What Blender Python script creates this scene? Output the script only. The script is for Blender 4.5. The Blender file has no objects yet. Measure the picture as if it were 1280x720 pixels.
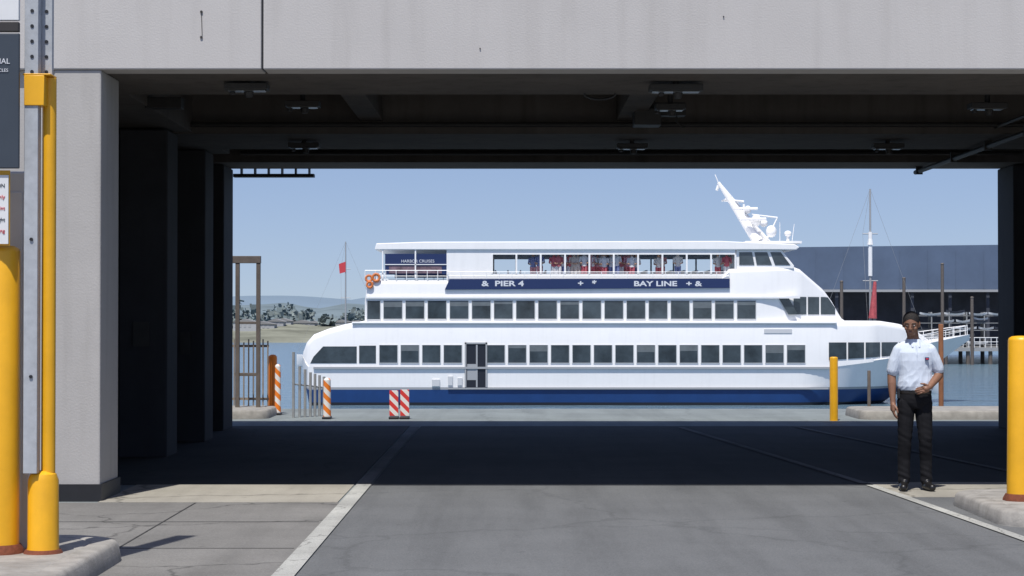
import bpy, math, random
import numpy as np
from mathutils import Vector, Matrix, noise
random.seed(7)
R = math.radians
scene = bpy.context.scene
F = 2500.0
CAMZ = 1.7
def gx(px, d): return (px-640.0)/F*d
def gz(py, d): return CAMZ-(py-397.0)/F*d

# ------------------------------------------------------------------ materials
def mat(name, col, rough=0.8, var=0.0, scale=3.0, bump=0.0, bscale=40.0, metal=0.0, spec=0.5, stain=0.0, coat=0.0, stretch=(1,1,1), dirt=None):
    m = bpy.data.materials.new(name); m.use_nodes = True
    nt = m.node_tree; N = nt.nodes; L = nt.links
    b = N['Principled BSDF']
    b.inputs['Roughness'].default_value = rough
    b.inputs['Metallic'].default_value = metal
    b.inputs['Specular IOR Level'].default_value = spec
    b.inputs['Coat Weight'].default_value = coat
    b.inputs['Base Color'].default_value = (*col, 1)
    if var > 0 or bump > 0 or stain > 0:
        tc = N.new('ShaderNodeTexCoord')
        mp = N.new('ShaderNodeMapping'); mp.inputs['Scale'].default_value = stretch
        L.new(tc.outputs['Object'], mp.inputs['Vector'])
    last = None
    if var > 0:
        n = N.new('ShaderNodeTexNoise'); n.inputs['Scale'].default_value = scale
        n.inputs['Detail'].default_value = 8; n.inputs['Roughness'].default_value = .65
        L.new(mp.outputs[0], n.inputs['Vector'])
        r = N.new('ShaderNodeMapRange'); r.inputs[1].default_value = .3; r.inputs[2].default_value = .7
        r.inputs[3].default_value = 1-var; r.inputs[4].default_value = 1+var
        L.new(n.outputs['Fac'], r.inputs[0])
        mx = N.new('ShaderNodeVectorMath'); mx.operation = 'SCALE'
        mx.inputs[0].default_value = col
        L.new(r.outputs[0], mx.inputs['Scale']); last = mx.outputs[0]
        L.new(last, b.inputs['Base Color'])
    if stain > 0:
        mp2 = N.new('ShaderNodeMapping'); mp2.inputs['Scale'].default_value = (2.5, 2.5, .22)
        L.new(tc.outputs['Object'], mp2.inputs['Vector'])
        n2 = N.new('ShaderNodeTexNoise'); n2.inputs['Scale'].default_value = 2.2; n2.inputs['Detail'].default_value = 6
        L.new(mp2.outputs[0], n2.inputs['Vector'])
        r2 = N.new('ShaderNodeMapRange'); r2.inputs[1].default_value = .5; r2.inputs[2].default_value = .8
        r2.inputs[3].default_value = 0; r2.inputs[4].default_value = stain
        L.new(n2.outputs['Fac'], r2.inputs[0])
        mm = N.new('ShaderNodeMix'); mm.data_type = 'RGBA'
        L.new(r2.outputs[0], mm.inputs[0])
        if last: L.new(last, mm.inputs[6])
        else: mm.inputs[6].default_value = (*col, 1)
        dc = dirt or (col[0]*.35, col[1]*.32, col[2]*.28)
        mm.inputs[7].default_value = (*dc, 1)
        L.new(mm.outputs[2], b.inputs['Base Color'])
    if bump > 0:
        n3 = N.new('ShaderNodeTexNoise'); n3.inputs['Scale'].default_value = bscale; n3.inputs['Detail'].default_value = 5
        L.new(mp.outputs[0], n3.inputs['Vector'])
        bp = N.new('ShaderNodeBump'); bp.inputs['Strength'].default_value = bump; bp.inputs['Distance'].default_value = .01
        L.new(n3.outputs['Fac'], bp.inputs['Height']); L.new(bp.outputs[0], b.inputs['Normal'])
    return m

def ground_mat(name, col, crack=0.5, cscale=.6, patch=.12, speck=.25, tyre=0.0):
    m = bpy.data.materials.new(name); m.use_nodes = True
    nt = m.node_tree; N = nt.nodes; L = nt.links; b = N['Principled BSDF']
    b.inputs['Roughness'].default_value = .88; b.inputs['Specular IOR Level'].default_value = .3
    tc = N.new('ShaderNodeTexCoord')
    def nz(sc, det, lo, hi, a, c, st=None):
        n = N.new('ShaderNodeTexNoise'); n.inputs['Scale'].default_value = sc; n.inputs['Detail'].default_value = det
        n.inputs['Roughness'].default_value = .6
        if st:
            mp = N.new('ShaderNodeMapping'); mp.inputs['Scale'].default_value = st
            L.new(tc.outputs['Object'], mp.inputs['Vector']); L.new(mp.outputs[0], n.inputs['Vector'])
        else: L.new(tc.outputs['Object'], n.inputs['Vector'])
        r = N.new('ShaderNodeMapRange'); r.inputs[1].default_value = lo; r.inputs[2].default_value = hi
        r.inputs[3].default_value = a; r.inputs[4].default_value = c
        L.new(n.outputs['Fac'], r.inputs[0]); return r.outputs[0], n
    a1, _ = nz(.7, 6, .3, .7, 1-patch, 1+patch)
    a2, ns = nz(90, 3, .3, .7, 1-speck, 1+speck)
    a3, _ = nz(1.3, 5, .45, .75, 1.0, 1-.22-tyre, st=(1.6, .12, 1))
    a4, _ = nz(9, 4, .62, .72, 1.0, .78)
    def mul(x, y):
        k = N.new('ShaderNodeMath'); k.operation = 'MULTIPLY'; L.new(x, k.inputs[0]); L.new(y, k.inputs[1]); return k.outputs[0]
    f = mul(mul(mul(a1, a2), a3), a4)
    if crack > 0:
        dn = N.new('ShaderNodeTexNoise'); dn.inputs['Scale'].default_value = 2.5; dn.inputs['Detail'].default_value = 6
        L.new(tc.outputs['Object'], dn.inputs['Vector'])
        ad = N.new('ShaderNodeVectorMath'); ad.operation = 'MULTIPLY_ADD'
        L.new(dn.outputs['Color'], ad.inputs[0]); ad.inputs[1].default_value = (.5, .5, .5); L.new(tc.outputs['Object'], ad.inputs[2])
        v = N.new('ShaderNodeTexVoronoi'); v.feature = 'DISTANCE_TO_EDGE'; v.inputs['Scale'].default_value = cscale
        L.new(ad.outputs[0], v.inputs['Vector'])
        r = N.new('ShaderNodeMapRange'); r.inputs[1].default_value = 0; r.inputs[2].default_value = .012
        r.inputs[3].default_value = 1-crack; r.inputs[4].default_value = 1
        L.new(v.outputs['Distance'], r.inputs[0]); f = mul(f, r.outputs[0])
    sc = N.new('ShaderNodeVectorMath'); sc.operation = 'SCALE'; sc.inputs[0].default_value = col
    L.new(f, sc.inputs['Scale']); L.new(sc.outputs[0], b.inputs['Base Color'])
    bp = N.new('ShaderNodeBump'); bp.inputs['Strength'].default_value = .5; bp.inputs['Distance'].default_value = .006
    L.new(ns.outputs['Fac'], bp.inputs['Height']); L.new(bp.outputs[0], b.inputs['Normal'])
    return m

def stripe_mat(name, c1, c2, freq=9.0):
    m = bpy.data.materials.new(name); m.use_nodes = True
    N = m.node_tree.nodes; L = m.node_tree.links; b = N['Principled BSDF']; b.inputs['Roughness'].default_value = .5
    tc = N.new('ShaderNodeTexCoord'); sp = N.new('ShaderNodeSeparateXYZ'); L.new(tc.outputs['Object'], sp.inputs[0])
    a = N.new('ShaderNodeMath'); a.operation = 'ADD'; L.new(sp.outputs[0], a.inputs[0]); L.new(sp.outputs[2], a.inputs[1])
    k = N.new('ShaderNodeMath'); k.operation = 'MULTIPLY'; k.inputs[1].default_value = freq; L.new(a.outputs[0], k.inputs[0])
    fr = N.new('ShaderNodeMath'); fr.operation = 'FRACT'; L.new(k.outputs[0], fr.inputs[0])
    g = N.new('ShaderNodeMath'); g.operation = 'GREATER_THAN'; g.inputs[1].default_value = .5; L.new(fr.outputs[0], g.inputs[0])
    mx = N.new('ShaderNodeMix'); mx.data_type = 'RGBA'; L.new(g.outputs[0], mx.inputs[0])
    mx.inputs[6].default_value = (*c1, 1); mx.inputs[7].default_value = (*c2, 1)
    L.new(mx.outputs[2], b.inputs['Base Color']); return m

# ------------------------------------------------------------------ mesh builder
class MB:
    def __init__(s): s.v = []; s.f = []; s.m = []
    def add(s, vs, fs, m=0):
        o = len(s.v); s.v += [tuple(p) for p in vs]
        for f in fs: s.f.append([i+o for i in f]); s.m.append(m)
        return s
    def box(s, x0, x1, y0, y1, z0, z1, m=0):
        return s.add([(x0,y0,z0),(x1,y0,z0),(x1,y1,z0),(x0,y1,z0),(x0,y0,z1),(x1,y0,z1),(x1,y1,z1),(x0,y1,z1)],
              [(0,3,2,1),(4,5,6,7),(0,1,5,4),(1,2,6,5),(2,3,7,6),(3,0,4,7)], m)
    def prism(s, prof, y0, y1, m=0):
        n = len(prof); vs = [(x,y0,z) for x,z in prof]+[(x,y1,z) for x,z in prof]
        fs = [tuple(range(n)), tuple(range(2*n-1, n-1, -1))]
        for i in range(n): j=(i+1)%n; fs.append((i, i+n, j+n, j))
        return s.add(vs, fs, m)
    def cyl(s, p0, p1, r0, r1=None, n=12, m=0):
        if r1 is None: r1 = r0
        p0 = Vector(p0); p1 = Vector(p1); d = (p1-p0)
        if d.length < 1e-6: return s
        q = d.normalized().to_track_quat('Z', 'Y')
        vs = []
        for p, r in ((p0, r0), (p1, r1)):
            for i in range(n):
                a = 2*math.pi*i/n; vs.append(p + q @ Vector((r*math.cos(a), r*math.sin(a), 0)))
        fs = [tuple(range(n-1, -1, -1)), tuple(range(n, 2*n))]
        for i in range(n): j=(i+1)%n; fs.append((i, j, j+n, i+n))
        return s.add(vs, fs, m)
    def tube(s, pts, r, n=8, m=0):
        for a, b in zip(pts[:-1], pts[1:]): s.cyl(a, b, r, r, n, m)
        return s
    def sph(s, c, rx, ry=None, rz=None, m=0, n=16, k=10):
        if ry is None: ry = rx
        if rz is None: rz = rx
        vs = [(c[0], c[1], c[2]-rz)]
        for j in range(1, k):
            t = math.pi*j/k
            for i in range(n):
                a = 2*math.pi*i/n
                vs.append((c[0]+rx*math.sin(t)*math.cos(a), c[1]+ry*math.sin(t)*math.sin(a), c[2]-rz*math.cos(t)))
        vs.append((c[0], c[1], c[2]+rz)); fs = []
        for i in range(n): fs.append((0, 1+(i+1)%n, 1+i))
        for j in range(k-2):
            for i in range(n):
                a=1+j*n+i; b=1+j*n+(i+1)%n; fs.append((a, b, b+n, a+n))
        t = len(vs)-1
        for i in range(n): fs.append((t, 1+(k-2)*n+i, 1+(k-2)*n+(i+1)%n))
        return s.add(vs, fs, m)
    def loft(s, rings, m=0, cap=True, mats=None):
        n = len(rings[0]); vs = [p for r in rings for p in r]; o = len(s.v)
        s.v += [tuple(p) for p in vs]
        for k in range(len(rings)-1):
            for i in range(n):
                j=(i+1)%n; s.f.append([o+k*n+i, o+k*n+j, o+(k+1)*n+j, o+(k+1)*n+i]); s.m.append(mats[i] if mats else m)
        if cap:
            s.f.append([o+i for i in range(n-1, -1, -1)]); s.m.append(m)
            s.f.append([o+(len(rings)-1)*n+i for i in range(n)]); s.m.append(m)
        return s
    def build(s, name, mats, parent=None, smooth=False, bevel=0, ang=35):
        me = bpy.data.meshes.new(name); me.from_pydata(s.v, [], s.f)
        for mm in (mats if isinstance(mats, (list, tuple)) else [mats]): me.materials.append(mm)
        me.polygons.foreach_set('material_index', s.m)
        me.validate(); me.update()
        import bmesh
        bm = bmesh.new(); bm.from_mesh(me); bmesh.ops.recalc_face_normals(bm, faces=bm.faces); bm.to_mesh(me); bm.free()
        if smooth:
            me.polygons.foreach_set('use_smooth', [True]*len(me.polygons))
            try: me.set_sharp_from_angle(angle=R(ang))
            except Exception: pass
        o = bpy.data.objects.new(name, me); scene.collection.objects.link(o)
        if bevel:
            bv = o.modifiers.new('bevel', 'BEVEL'); bv.width = bevel; bv.segments = 2; bv.limit_method = 'ANGLE'
        if parent:
            o.parent = parent; o.matrix_parent_inverse = Matrix.Translation(-parent.location)
        return o
def empty(name, loc=(0,0,0)):
    e = bpy.data.objects.new(name, None); e.location = loc; e.empty_display_size = .2
    scene.collection.objects.link(e); return e
def text(name, body, loc, size, m, parent, rot=(math.pi/2, 0, 0), ext=.002, sx=1, align='LEFT', bold=0):
    c = bpy.data.curves.new(name, 'FONT'); c.body = body; c.size = size; c.extrude = ext; c.align_x = align; c.offset = bold
    c.materials.append(m)
    o = bpy.data.objects.new(name, c); scene.collection.objects.link(o)
    o.location = loc; o.rotation_euler = rot; o.scale = (sx, 1, 1)
    if parent: o.parent = parent; o.matrix_parent_inverse = Matrix.Translation(-parent.location)
    return o

# base materials
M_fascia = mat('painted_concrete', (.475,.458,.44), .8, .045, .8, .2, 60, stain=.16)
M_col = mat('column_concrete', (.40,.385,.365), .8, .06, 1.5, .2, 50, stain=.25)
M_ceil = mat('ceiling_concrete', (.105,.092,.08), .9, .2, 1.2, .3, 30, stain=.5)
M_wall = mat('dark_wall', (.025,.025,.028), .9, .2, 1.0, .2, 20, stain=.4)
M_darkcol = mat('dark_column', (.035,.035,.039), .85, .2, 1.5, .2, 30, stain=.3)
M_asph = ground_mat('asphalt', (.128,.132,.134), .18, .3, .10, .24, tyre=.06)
M_asph2 = ground_mat('shade_darkened_asphalt', (.048,.050,.052), .15, .3, .2, .22, tyre=.06)  # asphalt under the deck, base colour darkened to deepen the shade there
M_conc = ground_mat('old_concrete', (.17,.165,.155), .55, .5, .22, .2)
M_conc2 = ground_mat('shade_darkened_concrete', (.055,.055,.053), .4, .5, .25, .2)  # shaded copy of the pavement concrete, shade put into its colour
M_slab = ground_mat('threshold_concrete', (.32,.30,.255), .5, .3, .15, .12)
M_quay = ground_mat('quay_concrete', (.20,.225,.225), .2, .3, .12, .15)
M_line = ground_mat('worn_white_paint', (.36,.36,.335), .5, 1.2, .25, .3)
M_line_shade = ground_mat('shade_darkened_paint', (.14,.14,.14), .5, 1.2, .4, .25)  # line paint past the shadow edge, shade darkened into the colour
M_kerb = mat('kerb_concrete', (.29,.275,.25), .9, .25, 5, .5, 60, stain=.35)
M_yel = mat('yellow_paint', (.78,.40,.012), .42, .08, 4, .06, 30, stain=.3, dirt=(.33,.16,.02))
M_rust = mat('rust', (.16,.045,.02), .9, .3, 20, .4, 60)
M_galv = mat('galvanised_steel', (.42,.44,.46), .5, .12, 14, .05, 60, metal=.2)
M_slate = mat('slate_sign_face', (.04,.052,.068), .45, .08, 3)
M_white = mat('white_panel', (.68,.69,.69), .5, .05, 4, stain=.12)
M_black = mat('black_metal', (.015,.015,.017), .5, .2, 8)
M_steel = mat('painted_steel_brown', (.12,.10,.085), .6, .2, 6)
M_grey = mat('grey_steel', (.34,.345,.34), .5, .15, 8, metal=.2)
M_red = mat('red_print', (.55,.05,.06), .5)
M_print = mat('white_print', (.62,.64,.68), .6)
M_orange = mat('orange_plastic', (.80,.22,.02), .5, .1, 8)
M_fix = mat('fixture_grey', (.03,.028,.026), .6, .2, 10)
M_lens = mat('lamp_glass', (.08,.08,.075), .3)

# ------------------------------------------------------------------ ground, quay, water
g = MB()
g.box(-80, 80, -60, 37.3, -6, 0, 0)
g.build('ground', M_quay)
m = MB(); m.box(-1.42, 12, -20, 20.2, -.05, .004, 0); m.build('road', M_asph)
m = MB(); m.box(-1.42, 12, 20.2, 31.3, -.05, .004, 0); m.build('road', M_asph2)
m = MB(); m.box(-12, -1.58, -20, 18.35, -.05, .006, 0); m.build('pavement', M_conc)
m = MB(); m.box(-3.80, -1.60, 18.37, 20.3, -.05, .008, 0); m.build('concrete_slab', M_slab)
m = MB(); m.box(3.66, 9, 18.9, 20.6, -.05, .008, 0); m.build('concrete_slab', M_slab)
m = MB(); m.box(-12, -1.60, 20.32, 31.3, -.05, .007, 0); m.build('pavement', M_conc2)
m = MB()
for yy in (10.4, 12.6, 14.7, 16.6): m.box(-12, -1.6, yy, yy+.018, .0, .0085)
for xx in (-2.9,): m.box(xx, xx+.015, -10, 18.3, 0, .009)
m.build('pavement_joints', mat('joint_sealant', (.03,.03,.03), .9, .3, 5))
def strip(name, pts, w, z, mt):
    m = MB()
    for (x0,y0),(x1,y1) in zip(pts[:-1], pts[1:]):
        d = Vector((x1-x0, y1-y0)).normalized(); nx, ny = -d.y*w/2, d.x*w/2
        m.add([(x0-nx,y0-ny,z),(x1-nx,y1-ny,z),(x1+nx,y1+ny,z),(x0+nx,y0+ny,z)], [(0,3,2,1)])
    return m.build(name, mt)
strip('lane_marking', [(-1.50,-10),(-1.50,20.3)], .15, .012, M_line)
strip('lane_marking', [(-1.50,20.32),(-1.50,31)], .13, .012, M_line_shade)
strip('lane_marking', [(4.25,9),(3.91,15.3),(3.62,20.2)], .10, .013, M_line)
strip('lane_marking', [(3.60,20.4),(2.6,30.8)], .10, .013, M_line_shade)
strip('lane_marking', [(5.6,21),(4.4,31)], .10, .013, M_line_shade)

def water_mat():
    m = bpy.data.materials.new('harbor_water'); m.use_nodes = True
    N = m.node_tree.nodes; L = m.node_tree.links; b = N['Principled BSDF']
    b.inputs['Base Color'].default_value = (.12,.19,.24,1); b.inputs['Roughness'].default_value = .15
    b.inputs['IOR'].default_value = 1.33
    tc = N.new('ShaderNodeTexCoord')
    prev = None
    for sc, st, dist in ((.35,.8,.4),(1.6,.7,.2)):
        mp = N.new('ShaderNodeMapping'); mp.inputs['Scale'].default_value = (.7,1,1); L.new(tc.outputs['Object'], mp.inputs[0])
        n = N.new('ShaderNodeTexNoise'); n.inputs['Scale'].default_value = sc; n.inputs['Detail'].default_value = 5
        L.new(mp.outputs[0], n.inputs['Vector'])
        bp = N.new('ShaderNodeBump'); bp.inputs['Strength'].default_value = st; bp.inputs['Distance'].default_value = dist
        L.new(n.outputs['Fac'], bp.inputs['Height'])
        if prev: L.new(prev.outputs[0], bp.inputs['Normal'])
        prev = bp
    L.new(prev.outputs[0], b.inputs['Normal']); return m
WZ = -3.3
w = MB(); w.add([(-4000,30,WZ),(4000,30,WZ),(4000,9000,WZ),(-4000,9000,WZ)], [(0,1,2,3)]); w.build('water', water_mat())

# ------------------------------------------------------------------ overpass
ov = empty('overpass_building', (0, 18.5, 0))
Y0 = 18.5
m = MB()
m.box(-14, gx(326,Y0), Y0, Y0+.35, 4.0, 5.3)
m.box(gx(328.5,Y0), 8.9, Y0, Y0+.35, 4.0, 5.3)
m.build('fascia', M_fascia, ov, bevel=.012)
m = MB(); m.box(gx(325,Y0), gx(330,Y0), Y0+.02, Y0+.3, 4.01, 5.28); m.build('fascia_joint', M_black, ov)
m = MB()
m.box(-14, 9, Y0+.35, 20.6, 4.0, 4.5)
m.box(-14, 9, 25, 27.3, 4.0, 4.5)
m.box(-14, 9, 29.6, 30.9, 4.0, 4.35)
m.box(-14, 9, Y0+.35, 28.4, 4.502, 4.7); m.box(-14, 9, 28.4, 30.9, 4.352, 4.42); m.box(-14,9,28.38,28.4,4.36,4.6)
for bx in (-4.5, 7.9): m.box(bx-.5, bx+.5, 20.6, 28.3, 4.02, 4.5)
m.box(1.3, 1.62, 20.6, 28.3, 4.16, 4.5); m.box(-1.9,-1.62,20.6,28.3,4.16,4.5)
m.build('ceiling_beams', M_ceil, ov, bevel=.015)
m = MB(); m.box(-4.25, -3.81, Y0+.02, 19.36, 0, 3.998); m.build('front_column', M_col, ov, bevel=.015)
m = MB(); m.box(-4.27, -3.79, Y0-.01, 19.38, 0, .16); m.build('column_plinth', M_black, ov)
m = MB(); m.box(-14, -4.26, Y0+.08, Y0+.4, 0, 3.997); m.build('front_wall', M_col, ov)
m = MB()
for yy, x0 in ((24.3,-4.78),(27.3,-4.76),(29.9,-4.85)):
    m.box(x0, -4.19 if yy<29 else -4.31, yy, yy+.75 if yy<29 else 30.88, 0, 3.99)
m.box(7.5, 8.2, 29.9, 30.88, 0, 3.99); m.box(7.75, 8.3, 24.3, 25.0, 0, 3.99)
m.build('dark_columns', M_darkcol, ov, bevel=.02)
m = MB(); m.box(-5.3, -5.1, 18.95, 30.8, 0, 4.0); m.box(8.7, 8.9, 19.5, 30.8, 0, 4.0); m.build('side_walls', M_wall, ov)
m = MB()
m.box(-4.6,-4.4,24.27,24.295,1.35,1.65); m.box(-4.52,-4.38,27.27,27.295,1.2,1.5)
m.build('wall_notices', M_fix, ov)
m = MB()
m.tube([(6.2,19.2,3.93),(6.2,30.7,3.93)], .035, 10)
m.tube([(6.05,20.8,4.08),(6.05,28,4.08)], .02, 8)
m.tube([(-4.0,24.85,4.1),(7.5,24.85,4.1)], .03, 8)
m.tube([(-4.0,29.4,4.12),(7.5,29.4,4.12)], .03, 8)
m.tube([(-4.0,20.75,4.2),(7.5,20.75,4.2)], .02, 8)
for yy in (20,22,24,26,28,30.4):
    m.box(6.15,6.25,yy,yy+.04,3.88,4.02)
m.build('ceiling_pipes', M_fix, ov, smooth=True)
def fixture(px, d, zc, w=.4):
    x = gx(px, d); a = MB()
    a.box(x-w/2, x+w/2, d-.12, d+.12, zc-.04, zc+.02, 0)
    a.box(x-w/2+.03, x+w/2-.03, d-.09, d+.09, zc-.052, zc-.04, 1)
    a.cyl((x,d,zc+.02),(x,d,4.5 if 20.6<d<25 else 4.0), .03, m=0)
    a.cyl((x+.02,d,zc-.055),(x+.02,d,zc-.11), .05,.035, m=0); a.cyl((x-.14,d,zc-.055),(x-.14,d,zc-.085), .03,.03, m=0)
    a.build('light_fixture', [M_fix, M_lens], ov, bevel=.006)
fixture(308, 19.5, 3.96, .42); fixture(845, 19.5, 3.95, .52); fixture(378, 22.0, 4.06, .38)
fixture(1235, 22.0, 4.04, .4); fixture(838, 22.3, 4.06, .34); fixture(1110, 26, 3.94, .4); fixture(790, 26, 3.94,.4); fixture(380,26,3.95,.4)
m = MB()
x = gx(815,24); m.box(x-.22,x+.1,23.8,24.2,4.0,4.2); m.box(x-.02,x+.4,23.9,24.1,4.12,4.28); m.cyl((x,24,4.2),(x,24,4.5),.04)
m.tube([(x+.3,24,4.12),(x+.3,24,4.05),(x+.38,24,3.98)],.015,6)
x = gx(205,22); m.box(x-.2,x+.2,21.9,22.1,4.0,4.12)
m.build('junction_boxes', M_fix, ov, bevel=.01)
m = MB(); pts = []
cx = gx(750,20.4)
for i in range(13):
    a = math.pi*i/12; pts.append((cx+.16*math.cos(a), 20.4, 3.99-.06*math.sin(a)))
m.tube(pts, .012, 6); m.build('cable_loop', M_black, ov)
m = MB(); d=30.95; m.box(gx(291,d), gx(392,d), d, d+.18, gz(221,d), gz(217,d))
for i in range(6):
    xx = gx(300+i*17,d); m.box(xx, xx+.02, d,d+.18, gz(217,d), 4.05)
m.build('cable_tray', M_fix, ov)
m = MB()
for px, py in ((251,14),(251,46),(905,20),(600,60)):
    m.cyl((gx(px,Y0),Y0-.012,gz(py,Y0)),(gx(px,Y0),Y0+.01,gz(py,Y0)),.012 if px==251 else .006)
m.build('fascia_bolts', M_fix, ov)
m = MB(); m.tube([(gx(251,Y0),Y0-.006,gz(14,Y0)),(gx(252,Y0),Y0-.006,gz(44,Y0))], .003, 5); m.build('fascia_wire', M_fix, ov)

# ------------------------------------------------------------------ kerb islands
def island(name, cx, cy, hx, hy, rad, h, mt):
    pts = []
    for (sx, sy, a0) in ((1,1,0),(-1,1,90),(-1,-1,180),(1,-1,270)):
        for i in range(9):
            a = R(a0+i*90/8)
            pts.append((cx+sx*(hx-rad)+rad*abs(math.cos(a))*sx, cy+sy*(hy-rad)+rad*abs(math.sin(a))*sy))
    def ring(off, z):
        return [(cx+(x-cx)*(1-off/hx), cy+(y-cy)*(1-off/hy), z) for x, y in pts]
    m = MB(); m.loft([ring(0,-.05), ring(0.0,h*.2), ring(.015,h*.8), ring(.03,h*.95), ring(.05,h), ring(.17,h+.002), ring(.18,h-.008), ring(.2,h)], 0)
    return m.build(name, mt, None, smooth=True, ang=50)
island('kerb_island', -6.0, 12.2, 3.28, 2.15, .45, .15, M_kerb)
island('kerb_island', 6.6, 17.25, 2.62, 1.12, .35, .13, M_kerb)
island('kerb_island', 8.9, 34.2, 3.1, .9, .3, .15, M_kerb)
island('kerb_island', -6.4, 34.4, 2.3, .9, .3, .15, M_kerb)

# ------------------------------------------------------------------ bollards
def bollard(x, y, z0, ztop, r, mt=M_yel, base=True, name='bollard', lean=0):
    e = empty(name, (x, y, z0)); a = MB(); rings = []
    prof = [(r,0),(r,(ztop-z0)-r*.35),(r*.93,(ztop-z0)-r*.15),(r*.7,(ztop-z0)-.02*r),(r*.25,(ztop-z0)+.02*r)]
    for rr, zz in prof:
        rings.append([(x+lean*zz+rr*math.cos(2*math.pi*i/24), y+rr*math.sin(2*math.pi*i/24), z0+zz) for i in range(24)])
    a.loft(rings); a.build('post', mt, e, smooth=True, ang=60)
    if base:
        b = MB(); b.loft([[(x+rr*math.cos(2*math.pi*i/20)*(1+.06*math.sin(i*2.3)), y+rr*math.sin(2*math.pi*i/20), z0+zz) for i in range(20)] for rr, zz in ((r*1.25,-.01),(r*1.22,.02),(r*1.03,.06))])
        b.build('rusty_base', M_rust, e, smooth=True)
    return e
D = 13.2
bollard(gx(1,D), D, .15, gz(307,D), .125)
bollard(gx(1274,17.2), 17.2, .13, gz(420,17.2), .112, lean=.012)
bollard(gx(1042,33), 33, 0, gz(446,33), .068, base=False)
bollard(gx(1086,35), 35, .15, gz(463,35), .03, M_steel, False, 'steel_post')
bollard(gx(1176,36), 36, 0, gz(405,36), .045, mat('rusty_brown',(.22,.09,.04),.8,.2,8), False, 'steel_post')

# ------------------------------------------------------------------ sign post group, foreground left
sp = empty('sign_post', (gx(61,D), D, .15))
a = MB(); zt = gz(97,D)
a.cyl((gx(61,D),D,.15),(gx(61,D),D,zt),.046,n=20); a.box(gx(35,D),gx(60,D),D-.13,D+.02,gz(134,D),zt+.003)
a.box(gx(33,D),gx(68,D),D-.13,D+.05,zt+.004,zt+.014)
a.build('yellow_pole', M_yel, sp, smooth=True, bevel=.004)
a = MB(); a.loft([[(gx(55,D)+rr*math.cos(2*math.pi*i/24), D+rr*math.sin(2*math.pi*i/24), zz) for i in range(24)] for rr, zz in ((.108,.15),(.102,.2),(.10,gz(600,D)),(.085,gz(592,D)),(.05,gz(588,D)))])
a.build('yellow_sleeve', M_yel, sp, smooth=True)
a = MB(); a.cyl((gx(55,D),D,.14),(gx(55,D),D,.175),.135,.115,20); a.build('rusty_base', M_rust, sp)
a = MB(); x0, x1 = gx(35,D), gx(52,D)
zb = gz(590,D)
a.box(x0,x1,D-.12,D-.10,zb,5.2); a.box(x0,x0+.012,D-.10,D-.03,zb,5.2); a.box(x1-.012,x1,D-.10,D-.03,zb,5.2)
a.box(x0,gx(65,D),D-.02,D+.03,gz(94,D),5.2)
a.build('steel_channel', M_galv, sp, bevel=.003)
a = MB()
for i in range(6):
    z = gz(92,D)+i*.1; a.cyl((x0+.05,D-.125,z),(x0+.05,D-.119,z),.012,n=10)
for i in range(9):
    z = gz(90,D)+i*.1; a.cyl((gx(58,D),D-.025,z),(gx(58,D),D-.019,z),.012,n=10)
for z in (gz(300,D),gz(470,D)): a.cyl((x0+.05,D-.13,z),(x0+.05,D-.119,z),.012,n=6)
a.build('channel_holes_and_bolts', M_black, sp)
a = MB(); a.box(gx(-60,D),gx(32,D),D-.20,D-.165,gz(213,D),gz(46,D)); a.build('dark_sign_panel', M_slate, sp, bevel=.006)
text('sign_lettering', 'TERMINAL', (gx(21,D), D-.203, gz(84,D)), .05, M_print, sp, align='RIGHT')
text('sign_lettering', 'ALL VEHICLES', (gx(19,D), D-.203, gz(94,D)), .03, M_print, sp, align='RIGHT')
a = MB(); a.box(gx(-60,D),gx(31,D),D-.19,D-.15,gz(30,D),gz(-30,D),0); a.box(gx(-60,D),gx(31,D),D-.20,D-.15,gz(44,D),gz(32,D),1)
a.build('upper_sign_box', [M_white, M_fix], sp, bevel=.004)
a = MB(); a.box(gx(-50,D),gx(18,D),D-.17,D-.155,gz(306,D),gz(221,D)); a.build('white_notice', M_white, sp)
a = MB(); a.box(gx(-55,D),gx(19,D),D-.154,D-.14,gz(308,D),gz(215,D)); a.build('yellow_backing', M_yel, sp)
for k, (t, mt) in enumerate((('STOP FOR INSPECTION', M_slate),('Authorized only', M_red),('beyond this point', M_red),('Keep right', M_slate),('No parking', M_red))):
    text('notice_print', t, (gx(14,D), D-.172, gz(236+k*14,D)), .034, mt, sp, align='RIGHT')
cb = empty('white_cabinet', (gx(30,14.0),14.0,.15))
a = MB(); d=13.40; a.box(gx(-30,d),gx(38,d),d,d+.3,.15,gz(214,d)); a.build('cabinet_body', M_white, cb, bevel=.015)
a = MB(); a.box(gx(-20,d),gx(28,d),d-.012,d-.002,.3,gz(240,d)); a.build('cabinet_door', M_white, cb, bevel=.006)

# ------------------------------------------------------------------ beyond the passage (left quay)
gf = empty('gate_frame', (gx(310,34.6),34.6,0)); d=34.6
a = MB()
for px in (297, 323): a.box(gx(px-2.5,d),gx(px+2.5,d),d-.04,d+.04,0,gz(322,d))
a.box(gx(280,d),gx(326,d),d-.05,d+.05,gz(329,d),gz(320,d)); a.box(gx(294,d),gx(325,d),d-.02,d+.02,gz(470,d),gz(466,d))
a.box(gx(294,d),gx(325,d),d-.02,d+.02,gz(405,d),gz(402,d))
a.build('frame', M_steel, gf, bevel=.005)
fe = empty('picket_fence', (gx(350,35),35,0)); a = MB(); d=35.2
for i, px in enumerate(range(292, 336, 6)): a.box(gx(px,d),gx(px+1.6,d),d,d+.03,0,gz(424+(i%3)*2,d))
a.box(gx(290,d),gx(336,d),d+.03,d+.05,gz(434,d),gz(431,d)); a.box(gx(290,d),gx(336,d),d+.03,d+.05,gz(500,d),gz(497,d))
a.build('steel_pickets', mat('weathered_pickets',(.24,.20,.16),.6,.2,6), fe)
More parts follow.
